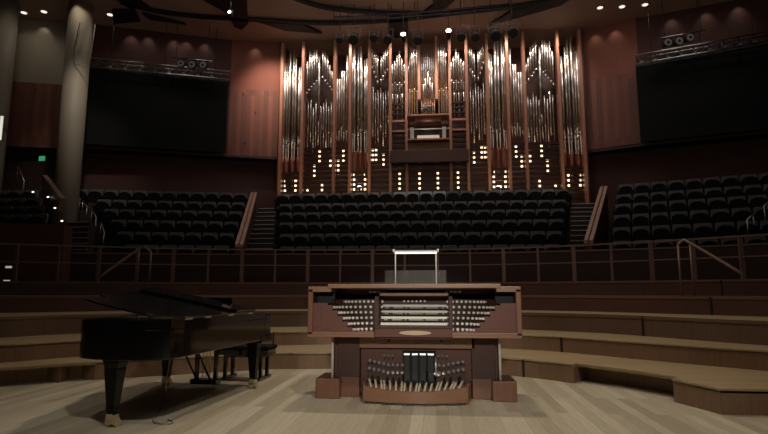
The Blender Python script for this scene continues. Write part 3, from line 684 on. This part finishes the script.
def truss(label, a, b, px_spots, side):
    a = Vector(a); b = Vector(b); d = (b-a).normalized(); t = thing('lighting_truss', label, 'truss', a); u = Vector((0, 0, 1)); n = Vector((d.y, -d.x, 0))
    if n.y > 0: n = -n
    ch = [Vector((0, 0, 0)), Vector((0, 0, .32)), n*.28+Vector((0, 0, .02)), n*.28+Vector((0, 0, .34))]
    for c in ch: MB().cyl(a+c, b+c, .028, n=8).build('chord', M['steel'] if c.length > .01 else M['black'], t, world=True)
    L = (b-a).length; k = int(L/.42); m = MB()
    for i in range(k):
        p = a+d*(L*i/k); q = a+d*(L*(i+1)/k); m.cyl(p+ch[2], q+ch[3], .012, n=6); m.cyl(p+ch[3], q+ch[2], .010, n=6); m.cyl(p+ch[1], p+ch[3], .012, n=6); m.cyl(p, p+ch[1], .01, n=6)
    m.build('lattice', M['black'], t, world=True)
    for s in (.12, .5, .88): p = a+d*(L*s)+ch[1]; MB().cyl(p, Vector((p.x, p.y, CZ-.005)), .010, n=6).build('suspension_cable', M['black'], t, world=True)
    j = 0
    for s in ([.03+.105*i for i in range(9)]):
        p = a+d*(L*s)+n*.14+Vector((0, 0, -.0)); lb = 'small black spotlight %s from the %s end of the %s truss' % (ORD[j], 'left' if side == 'left' else 'inner', side); j += 1
        f = thing('truss_spotlight', lb, 'stage light', p-Vector((0, 0, .05)), group='spotlights inside the %s truss' % side)
        MB().cyl((0, -.10, .12), (0, .16, .24), .085, .07, 12).build('can', M['black'], f); MB().cyl((0, -.112, .115), (0, -.101, .12), .07, .07, 12).build('lens', M['chrome'], f)
        MB().box(-.02, .02, 0, .04, .2, .33).build('clamp', M['steel'], f)
    return t
ta, tb = P(88, 69, 17.9), P(230, 83, 19.6); ta.z = tb.z = (ta.z+tb.z)/2
ta = ta.lerp(tb, .035); truss('horizontal lighting truss over the left black banner', ta, tb, (), 'left')
tc_, td = P(637, 68, 19.4), P(772, 43.5, 17.9); tc_.z = td.z = (tc_.z+td.z)/2
truss('horizontal lighting truss over the right black banner', tc_, td, (), 'right')
for px, py, lb, Y in ((182, 64, 'big round spotlight above left truss, leftmost of three', 18.7), (193, 65, 'big round spotlight above left truss, middle of three', 18.8), (204, 65.5, 'big round spotlight above left truss, rightmost of three', 18.9),
                   (667, 43, 'big round spotlight above right truss, leftmost of three', 18.9), (678, 41.5, 'big round spotlight above right truss, middle of three', 18.8), (689, 38, 'big round spotlight above right truss, rightmost of three', 18.7)):
    c = P(px, py, Y); t = thing('par_spotlight', lb, 'stage light', c, group=None)
    MB().cyl((0, -.10, -.02), (0, .25, .05), .14, .10, 16).build('can', M['black'], t)
    MB().cyl((0, -.112, -.022), (0, -.101, -.02), .12, .12, 16).build('lens', M['chrome'], t)
    MB().cyl((0, -.122, -.024), (0, -.113, -.022), .05, .05, 12).build('lamp_cap', M['black'], t)
    MB().box(-.17, .17, -.01, .02, .16, .19).box(-.17, -.15, -.01, .02, 0, .17).box(.15, .17, -.01, .02, 0, .17).build('yoke', M['black'], t)
for sd, a, b in (('left', P(172, 57.5, 18.7), P(212, 61, 18.95)), ('right', P(660, 38, 18.95), P(706, 30, 18.5))):
    t = thing('hanging_pipe', 'thin metal pipe carrying three round spotlights, %s of the organ' % sd, 'lighting bar', a); MB().cyl(a, b, .02, n=8).build('pipe_bar', M['steel'], t, world=True)
    m = MB()
    for k in (.1, .9): p = a.lerp(b, k); m.cyl(p, (p.x, p.y, CZ), .01, n=6)
    m.build('hanger', M['black'], t, world=True)
# vertical cables on the left pillar
a = P(95, 24, 17.6); b = P(90, 60, 17.6)
t = thing('truss_chain', 'pale vertical chain at the left end of the left truss', 'chain', b); MB().cyl(a, b, .02, n=6).build('chain', M['silver'], t, world=True)
# loose cable curving down beside the pillar
c_ = [tuple(P(x, y, 16.78)) for x, y in ((80, 22), (77, 36), (74, 52), (76, 64), (88, 66))]
tag(MB().tube(smooth(c_, 6), .018, 6).build('hanging_cable', M['rubber']), 'thin dark cable curving down the left pillar to the truss', 'cable')

# exit sign, green
q = P(42, 158.5, 17.3); t = thing('exit_sign', 'small glowing green sign on the dark far-left wall', 'sign', q)
MB().box(-.14, .14, 0, .08, -.11, .11).build('housing', M['black'], t); MB().box(-.115, .115, -.006, 0, -.085, .085).build('lit_face', M['exit'], t)
MB().bar((0, .04, .11), (0, .04, .35), .03, .03).bar((0, .04, .33), (0, 1.1, .33), .03, .03).build('bracket', M['black'], t)
# two white reflectors on the left stage wall
for i, (px, py) in enumerate(((8, 267), (6, 281))):
    q = P(px, py, 12.4); o = MB().box(q.x-.07, q.x+.07, q.y, q.y+.04, q.z-.025, q.z+.025).build('wall_lamp', M['lampfaint'])
    tag(o, 'small white lamp at the far left edge behind the rail, %s' % ('upper one' if i == 0 else 'lower one'), 'lamp')

# ================================================================== ORGAN CONSOLE
con = thing('organ_console', 'wide wooden organ console with four keyboards at the centre of the stage', 'organ console', (0, 7.1, 0))
def cb(mb, name, m, **k): return mb.build(name, M[m], con, world=True, **k)
FY = 6.50
zB, zT = .80, 1.335
for x in (-1.26, 1.19): cb(MB().box(x, x+.06, FY, 7.55, zB, zT), 'end_panel', 'conwood_v', bevel=.006)
for x in (-1.26, .97): cb(MB().box(x, x+.28, FY, 7.55, zT-.035, zT+.03), 'wing_top', 'conwood', bevel=.005)
cb(MB().box(-1.02, 1.02, FY-.01, 7.6, zT+.01, zT+.06), 'top_board', 'conwood', bevel=.006)
cb(MB().box(-1.26, 1.25, 7.5, 7.55, zB, zT), 'back_panel', 'condark')
for x0, x1 in ((-1.26, -.46), (.45, 1.25)): cb(MB().box(x0, x1, FY, 7.5, zB-.03, zB+.03), 'bottom_board', 'conwood', bevel=.006)
cb(MB().box(-.46, .46, FY+.12, 7.5, zB-.06, zB-.0), 'key_bed', 'condark', bevel=.006)
cb(MB().box(-.46, .46, FY+.06, FY+.12, zB-.03, zB+.075), 'key_slip', 'conred', bevel=.006)
cb(MB().prism([(-.46, FY+.05), (.46, FY+.05), (.46, 7.05), (-.46, 7.05)], zB+.075, zB+.10), 'key_slip_top', 'condark', bevel=.004)
cb(MB().prism([(.02+.19*math.cos(a), zB+.022+.026*math.sin(a)) for a in [2*PI*i/24 for i in range(24)]], 0, .006, Matrix.Translation((0, FY+.06, 0)) @ Matrix.Rotation(PI/2, 4, 'X')), 'painted_glow_oval', 'slipglow')  # pale oval stands in for a pool of light on the key slip
# stepped fascias: outline follows the slanting stop terraces
for s_ in (-1, 1):
    pts = [(1.20, zB+.03), (1.20, 1.17), (1.02, 1.17), (1.02, 1.145), (.96, 1.145), (.96, 1.08), (.90, 1.08), (.90, 1.015), (.84, 1.015), (.84, .95), (.78, .95), (.78, .885), (.72, .885), (.72, .845), (.66, .845), (.64, zB+.03)]
    n = len(pts); vs = [Vector((s_*x-.005, FY+.02+dy, z)) for dy in (0, .03) for x, z in pts]
    m = MB().add(vs, [tuple(range(n)), tuple(range(n, 2*n))]+[(i, (i+1) % n, (i+1) % n+n, i+n) for i in range(n)])
    cb(m, 'fascia', 'conred')
    cb(MB().box(s_*1.09-.11, s_*1.09+.11, FY+.25, FY+.28, 1.16, zT-.03), 'niche_back', 'black')
    # curved stop terraces with drawknobs
    jam = MB(); knobs = []
    cnt = [10, 13, 12, 11, 10, 8]; rng = [.60, .66, .60, .54, .48, .41]
    for i in range(6):
        zc = 1.18-.0655*i; yb = 7.02-.035*i; xin = .385-.004*i; wd = .60 if i == 0 else rng[i]; dep = .42-.02*i
        def cv(t): return (xin+wd*math.sin(t*PI/2*.92), yb-dep*(1-math.cos(t*PI/2*.92)))
        N_ = 18; c0 = [cv(k/N_) for k in range(N_+1)]
        for k in range(N_):
            a, b = c0[k], c0[k+1]; q = [(s_*a[0], a[1]), (s_*b[0], b[1]), (s_*b[0], b[1]+.07), (s_*a[0], a[1]+.07)]
            jam.prism(q, zc-.034, zc+.030)
        for k in range(cnt[i]):
            t_ = (k+.5)/cnt[i]*(.72 if i == 0 else 1.0); x, y = cv(t_); x2, y2 = cv(t_+.01); d = Vector((x2-x, y2-y, 0)).normalized(); nn = Vector((d.y, -d.x, 0))
            knobs.append((s_*x, y, zc, s_*nn.x, nn.y))
    jo = cb(jam, 'stop_jamb', 'condark')
    def knob(mb, x, y, z, nx, ny):
        mb.cyl((x, y, z), (x+nx*.03, y+ny*.03, z), .007, .007, 6); mb.cyl((x+nx*.03, y+ny*.03, z), (x+nx*.05, y+ny*.05, z), .0125, .0175, 10)
    knobs.sort(key=lambda q: abs(q[0]))
    for q in knobs[:49]:
        m = MB(); knob(m, *q); m.build('drawknob', M['ivory'], jo, world=True)
    m = MB()
    for q in knobs[49:]: knob(m, *q)
    tag(m.build('outer_drawknobs', M['ivory'], jo, world=True), kind='stuff')
    # rocker tabs along the top
    for k in range(4):
        x = s_*(.40+.055*k); MB().box(x-.02, x+.02, 6.98, 7.0, 1.292, 1.312).build('rocker_tab', M['ivory'], jo, world=True)
    MB().box(min(s_*.36, s_*.95), max(s_*.36, s_*.95), 7.0, 7.05, 1.27, 1.335).build('tab_rail', M['condark'], jo, world=True)
    cb(MB().box(s_*.455-.035 if s_ > 0 else -.46-.01, s_*.455+.01 if s_ > 0 else -.42, 6.62, 7.1, zB+.05, 1.25), 'key_cheek', 'condark', bevel=.004)
MB().box(.80, .84, 6.96, 6.98, 1.29, 1.315).build('round_switch', M['ivory'], con, world=True) if False else None
# light bar above the manuals, piston rows and four manuals
cb(MB().box(-.42, .42, 6.70, 6.98, 1.25, 1.29), 'upper_rail', 'conwood', bevel=.008)
cb(MB().box(-.42, .42, 7.0, 7.05, 1.13, 1.25), 'upper_panel', 'condark')
for k in range(6):
    x = -.135+.052*k; cb(MB().cyl((x, 7.0, 1.185), (x, 6.975, 1.185), .014, .012, 10), 'coupler_knob', 'ivory')
for i in range(4):
    z = 1.138-.070*i; yf = 6.96-.095*i
    mo = cb(MB().box(-.42, .42, yf-.005, yf+.20, z-.050, z-.014), 'manual', 'condark')
    wk = MB(); bk = MB(); ww = .80/36
    for k in range(36):
        x = -.40+ww*k; wk.box(x+.0008, x+ww-.0008, yf-.02, yf+.14, z-.022, z+.004)
        if k % 7 in (0, 1, 3, 4, 5) and k < 35: bk.box(x+ww-.006, x+ww+.006, yf+.05, yf+.14, z+.003, z+.013)
    wk.build('white_keys', M['ivory'], mo, world=True); bk.build('black_keys', M['keyblack'], mo, world=True)
    pm = MB()
    for k in list(range(2))+list(range(4, 9))+[10]+list(range(12, 19))+list(range(20, 26))+[28]:
        x = -.36+.0255*k; pm.cyl((x, yf-.006, z-.034), (x, yf-.016, z-.034), .0075, .0075, 8)
    pm.build('pistons', M['ivory'], mo, world=True)
# knee panel and under-structure
cb(MB().box(-.72, .74, 7.0, 7.04, .60, .74), 'knee_rail', 'conwood', bevel=.005)
cb(MB().box(-.72, .74, 7.12, 7.16, .10, .62), 'knee_panel', 'conred')
for s_ in (-1, 1):
    cb(MB().cyl((s_*.33, 6.95, .70), (s_*.33, 7.0, .70), .02, .02, 12), 'lock_knob', 'keyblack')
    x0, x1 = (.70, .99)
    cb(MB().box(s_*x0 if s_ > 0 else -x1, s_*x1 if s_ > 0 else -x0, 7.0, 7.45, .22, zB-.03), 'leg', 'condark', bevel=.006)
    cb(MB().box(s_*.99 if s_ > 0 else -1.05, s_*1.05 if s_ > 0 else -.99, 7.08, 7.42, .22, zB-.03), 'side_brace', 'conred')
    cb(MB().box(.93 if s_ > 0 else -1.23, 1.22 if s_ > 0 else -.93, 6.84, 7.4, 0, .235), 'foot', 'conwood_v', bevel=.008)
    cb(MB().box(.70 if s_ > 0 else -.96, .95 if s_ > 0 else -.70, 6.98, 7.5, .0, .245), 'foot', 'conwood_v', bevel=.008)
    cb(MB().cyl((s_*1.035, 6.93, .235), (s_*1.035, 6.93, zB-.03), .016, .016, 12), 'corner_post', 'silver')
# toe pistons and swell shoes
def toe(mb, x, y, z, r=.014): mb.cyl((x, y, z), (x, y-.05, z+.035), r*.55, r*.55, 8); mb.cyl((x, y-.05, z+.035), (x, y-.062, z+.043), r, r, 10)
for s_ in (-1, 1):
    xs = .60
    cb(MB().box(min(s_*.14, s_*.62), max(s_*.14, s_*.62), 6.98, 7.12, .20, .315), 'toe_stud_board', 'condark')
    cb(MB().box(min(s_*.14, s_*.62), max(s_*.14, s_*.62), 7.02, 7.12, .315, .40), 'toe_stud_board', 'condark')
    for r_ in range(2):
        for k in range(8):
            x = s_*(.17+.058*k)+.01; zz = .275+.085*r_+.012*(k-3)*(1 if k > 3 else 0); m = MB(); toe(m, x, 6.98+.04*r_, zz, .021); cb(m, 'toe_piston', 'chrome')
    for k in range(3): m = MB(); toe(m, s_*(.29+.05*k), 7.08, .465, .016); cb(m, 'toe_piston', 'chrome')
for k in range(4):
    x = -.10+.098*k; M4 = Matrix.Translation((x, 6.92, .20)) @ Matrix.Rotation(R_(-5), 4, 'X')
    sh = cb(MB().box(-.042, .042, -.02, .02, 0, .34, M4), 'swell_shoe', 'black', bevel=.01)
    MB().box(-.036, .036, -.03, -.005, .325, .345, M4).build('shoe_trim', M['chrome'], sh, world=True)
cb(MB().box(-.16, .26, 6.98, 7.12, .16, .56), 'swell_box', 'black')
cb(MB().cyl((.255, 6.93, .30), (.255, 6.93, .50), .016, .010, 10).cyl((.255, 6.93, .28), (.30, 6.90, .30), .02, .02, 10), 'chrome_lever', 'chrome')
# pedalboard: concave radiating
ped = cb(MB().box(-.60, .60, 7.02, 7.12, .03, .16), 'pedalboard', 'conwood')
fr = MB(); Np = 24
front = [(-.60+1.22*k/Np) for k in range(Np+1)]
def pyf(x): return 6.50+.10*(x/.6)**2*1.0
def pzt(x): return .155+.045*(x/.6)**2
A0 = [Vector((x, pyf(x), .03)) for x in front]; A1 = [Vector((x, pyf(x), pzt(x))) for x in front]
B0 = [Vector((x, pyf(x)+.05, .03)) for x in front]; B1 = [Vector((x, pyf(x)+.05, pzt(x))) for x in front]
fr.strip(A0, A1); fr.strip(B1, B0); fr.strip(A1, B1); fr.strip(B0, A0); fr.add([A0[0], A1[0], B1[0], B0[0]], [(0, 1, 2, 3)]); fr.add([A0[-1], A1[-1], B1[-1], B0[-1]], [(3, 2, 1, 0)])
fr.build('front_rail', M['conwood'], ped, world=True)
for s_ in (-1, 1):
    a = Vector((s_*.60+.01, pyf(.6)+.02, .10)); b = Vector((s_*.68+.01, 7.1, .10)); MB().bar(a, b, .03, .20).build('side_rail', M['conwood'], ped, world=True)
for x in (-.54, -.3, -.05, .2, .45): MB().box(x-.05, x+.05, pyf(x)+.01, pyf(x)+.06, 0, .03).build('foot_block', M['keyblack'], ped, world=True)
nat = [0, 2, 4, 5, 7, 9, 11]
for k in range(32):
    x = -.545+1.10*k/31; xb = x*1.08; x = x*.94; z = pzt(x); sharp = (k % 12) not in nat
    if not sharp:
        MB().bar((x, pyf(x)+.06, z-.012), (xb, 7.04, z+.03), .022, .03).build('pedal_key', M['pedal'], ped, world=True)
    else:
        MB().bar((x+(xb-x)*.5, pyf(x)+.30, z+.035), (xb, 7.04, z+.07), .022, .05).build('sharp_pedal_key', M['keyblack'], ped, world=True)
# glass music desk and lamp
gd = cb(MB().box(-.37, .40, 6.88, 6.888, zT+.055, zT+.235), 'glass_music_desk', 'glass')
lp = cb(MB().box(-.255, .30, 6.84, 6.885, 1.795, 1.815), 'desk_lamp', 'silver')
MB().box(-.24, .285, 6.843, 6.883, 1.778, 1.795).build('lamp_tube', M['lampwhite'], lp, world=True)
for x in (-.235, .275): MB().cyl((x, 6.87, zT+.05), (x, 6.87, 1.80), .007, .007, 10).build('lamp_post', M['silver'], lp, world=True)
for x in (-.255, .30): MB().box(x-.01, x+.01, 6.84, 6.885, 1.80, 1.835).build('end_cap', M['silver'], lp, world=True)
spot('desk_lamp_light', (-.02, 6.75, 1.74), (0, 6.85, 1.0), 2.0, 120, 1, .08, (1, .88, .72))

# ================================================================== GRAND PIANO
u = Vector((-.09, -.996, 0)); v_ = Vector((.996, -.09, 0)); Mm = Vector((-2.875, 7.51, 0))
po = Mm-u*.33
pia = thing('grand_piano', 'black concert grand piano with slightly raised lid, left of the console', 'grand piano', po, math.atan2(u.y, u.x))
def pb(mb, name, m, par=None, **k): return mb.build(name, M[m], par or pia, **k)
SP = .75
bent = [(2.30, .75), (2.50, .72), (2.62, .62), (2.67, .42), (2.67, .12), (2.62, -.13), (2.50, -.29), (2.28, -.37), (1.95, -.42), (1.65, -.48), (1.35, -.55), (1.05, -.65), (.80, -.72), (.55, -.75)]
bs = smooth(bent, 4)
outline = [(.22, .75)]+bs+[(.22, -.75)]                    # goes clockwise or not; prism recalculates normals
pb(MB().prism(outline[::-1], .64, .935), 'case', 'piano', bevel=.008)
# rim wall
def inset(pts, d):
    cx = sum(p[0] for p in pts)/len(pts); out = []
    n = len(pts)
    for i, p in enumerate(pts):
        a = pts[i-1]; c = pts[(i+1) % n]; t_ = Vector((c[0]-a[0], c[1]-a[1])).normalized(); out.append((p[0]+t_.y*d*-1*-1, p[1]-t_.x*d))
    return out
ins = [(x, y) for x, y in outline]
inn = inset(outline, .05)
if abs(inn[3][1]) > abs(outline[3][1]): inn = inset(outline, -.05)
rim = MB(); n = len(outline)
for i in range(n):
    j = (i+1) % n
    if i == n-1: continue
    rim.prism([outline[i], outline[j], inn[j], inn[i]], .935, 1.02)
pb(rim, 'rim', 'piano')
pb(MB().prism(inn[::-1], .935, .95), 'iron_plate', 'pianorim')
ks = MB().box(-.03, .35, -.76, .76, .60, .70); pb(ks, 'keybed', 'piano', bevel=.008)
for y in (-.75, .66): pb(MB().box(.0, .22, y, y+.09, .70, .99), 'arm', 'piano', bevel=.015)
pb(MB().box(.16, .20, -.66, .66, .74, .95), 'fallboard', 'piano', bevel=.005)
wk = MB(); bk = MB(); kw = 1.23/52
for k in range(52):
    y = -.615+kw*k; wk.box(.01, .16, y+.0006, y+kw-.0006, .71, .735)
    if k % 7 in (0, 2, 3, 5, 6) and k < 51: bk.box(.06, .16, y+kw-.006, y+kw+.006, .735, .745)
pb(MB().box(-.01, .17, -.66, .66, .70, .71), 'key_frame', 'piano'); pb(wk, 'white_keys', 'ivory'); pb(bk, 'black_keys', 'keyblack')
# lid on its low prop, hinge along the spine
Lm = Matrix.Translation((0, .755, 1.03)) @ Matrix.Rotation(R_(11), 4, 'X') @ Matrix.Translation((0, -.755, 0))
# raising the treble side: points with y < .75 must go up
test = Lm @ Vector((0, -.75, 0))
if test.z < 1.03: Lm = Matrix.Translation((0, .755, 1.03)) @ Matrix.Rotation(R_(-11), 4, 'X') @ Matrix.Translation((0, -.755, 0))
lid = [(.60, .77)]+[(x+.01, y+(.015 if y > 0 else -.02)) for x, y in [(x, max(y, -.24) if x > 2.2 else y) for x, y in bs]]+[(.60, -.775)]
lo = pb(MB().prism(lid[::-1], 0, .022, Lm), 'lid', 'piano', bevel=.004)
pb(MB().prism([(.60, .77), (1.16, .77), (1.16, -.60), (.60, -.775)][::-1], .030, .052, Lm), 'lid_flap', 'piano', lo, bevel=.004)
hb = MB()
for x in (.75, 1.3, 1.85, 2.25): hb.box(x-.06, x+.06, .752, .775, 1.015, 1.035)
pb(hb, 'hinge', 'brass', lo)
pt = Lm @ Vector((1.0, -.55, 0)); pb(MB().cyl((1.0, -.52, .95), (pt.x, pt.y, pt.z), .012, n=8), 'lid_prop', 'piano')
# music desk
pb(MB().box(.36, .40, -.42, .40, 1.0, 1.03), 'music_desk_base', 'piano')
M4 = Matrix.Translation((.40, 0, 1.02)) @ Matrix.Rotation(R_(18), 4, 'Y')
pb(MB().box(-.01, .01, -.38, .36, 0, .215, M4), 'music_desk', 'piano', bevel=.01)
def pleg(x, y, big=1.0):
    prof = [(.060, .12), (.052, .14), (.060, .17), (.062, .20), (.095*big, .56), (.110*big, .62), (.12*big, .65)]
    m = MB()
    for (ra, za), (rb, zb) in zip(prof[:-1], prof[1:]):
        vs = [Vector((x+i*q, y+j*q, z)) for q, z in ((ra*.72, za), (rb*.76, zb)) for i, j in ((-1, -1), (1, -1), (1, 1), (-1, 1))]
        m.add(vs, [(3, 2, 1, 0), (4, 5, 6, 7), (0, 1, 5, 4), (1, 2, 6, 5), (2, 3, 7, 6), (3, 0, 4, 7)])
    lg = pb(m, 'leg', 'pianoleg', bevel=.004)
    c = MB().box(x-.05, x+.05, y-.035, y+.035, .085, .13)
    for s_ in (-1, 1): c.cyl((x-.02, y+s_*.055, .04), (x-.02, y+s_*.020, .04), .04, .04, 14)
    c.box(x-.035, x+.025, y-.06, y+.06, .03, .09); c.build('caster', M['brass'], lg)
    return lg
pleg(.33, .65); pleg(.33, -.65); 
rel = Vector((-2.88, 5.24, 0))-po; pleg(rel.dot(u), rel.dot(v_), 1.0)
# pedal lyre
lx = .42
pb(MB().box(lx-.07, lx+.09, -.19, .19, .06, .125), 'lyre_box', 'piano', bevel=.008)
for s_ in (-1, 1):
    pb(MB().bar((lx, s_*.14, .12), (lx, s_*.14, .64), .05, .05), 'lyre_post', 'piano', bevel=.004)
    pb(MB().cyl((lx+.05, s_*.10, .10), (lx+.52, s_*.10, .64), .013, n=8), 'lyre_brace', 'piano')
for k in (-1, 0, 1):
    pb(MB().cyl((lx, k*.05, .12), (lx, k*.05, .64), .006, n=6), 'pedal_rod', 'brass'); pb(MB().box(lx-.22, lx-.06, k*.075-.02, k*.075+.02, .07, .082), 'pedal', 'brass', bevel=.004)

# bench behind the keyboard
bn = thing('piano_bench', 'low black piano bench at the keyboard end of the grand piano', 'bench', (-2.62, 8.28, 0), R_(-4))
MB().box(-.42, .42, -.19, .19, .44, .50).build('seat', M['seatblack'], bn, .02)
MB().box(-.40, .40, -.17, .17, .36, .44).build('seat_frame', M['piano'], bn, .004)
for sx in (-1, 1):
    for sy in (-1, 1):
        lg = MB().bar((sx*.28, sy*.13, .045), (sx*.28, sy*.13, .37), .05, .05).build('leg', M['piano'], bn, .003)
    MB().bar((sx*.28, -.24, .02), (sx*.28, .24, .02), .06, .04).bar((sx*.28, -.13, .03), (sx*.28, -.13, .06), .05, .05).bar((sx*.28, .13, .03), (sx*.28, .13, .06), .05, .05).build('foot_bar', M['piano'], bn, .003)
MB().bar((-.28, 0, .33), (.28, 0, .33), .03, .03).bar((-.28, -.16, .33), (-.28, .16, .33), .03, .03).bar((.28, -.16, .33), (.28, .16, .33), .03, .03).build('stretcher', M['piano'], bn)

# microphone cable over the rim
pts = [P(166, 321, 5.90), P(170, 320, 5.72), P(172.5, 322, 5.66), P(174.5, 332, 5.66), P(172, 350, 5.66), P(169, 365, 5.66), P(166, 385, 5.66)]
gz = [G(165, 398, .012), G(160, 410, .012), G(153, 420, .012), G(158, 423, .012), G(168, 423.5, .012), G(173, 421.5, .012), G(168, 419.5, .012)]
tag(MB().tube(smooth([tuple(p) for p in pts+gz], 6), .007, 6).build('microphone_cable', M['rubber']), 'thin grey cable hanging off the piano and coiled on the floor', 'cable')
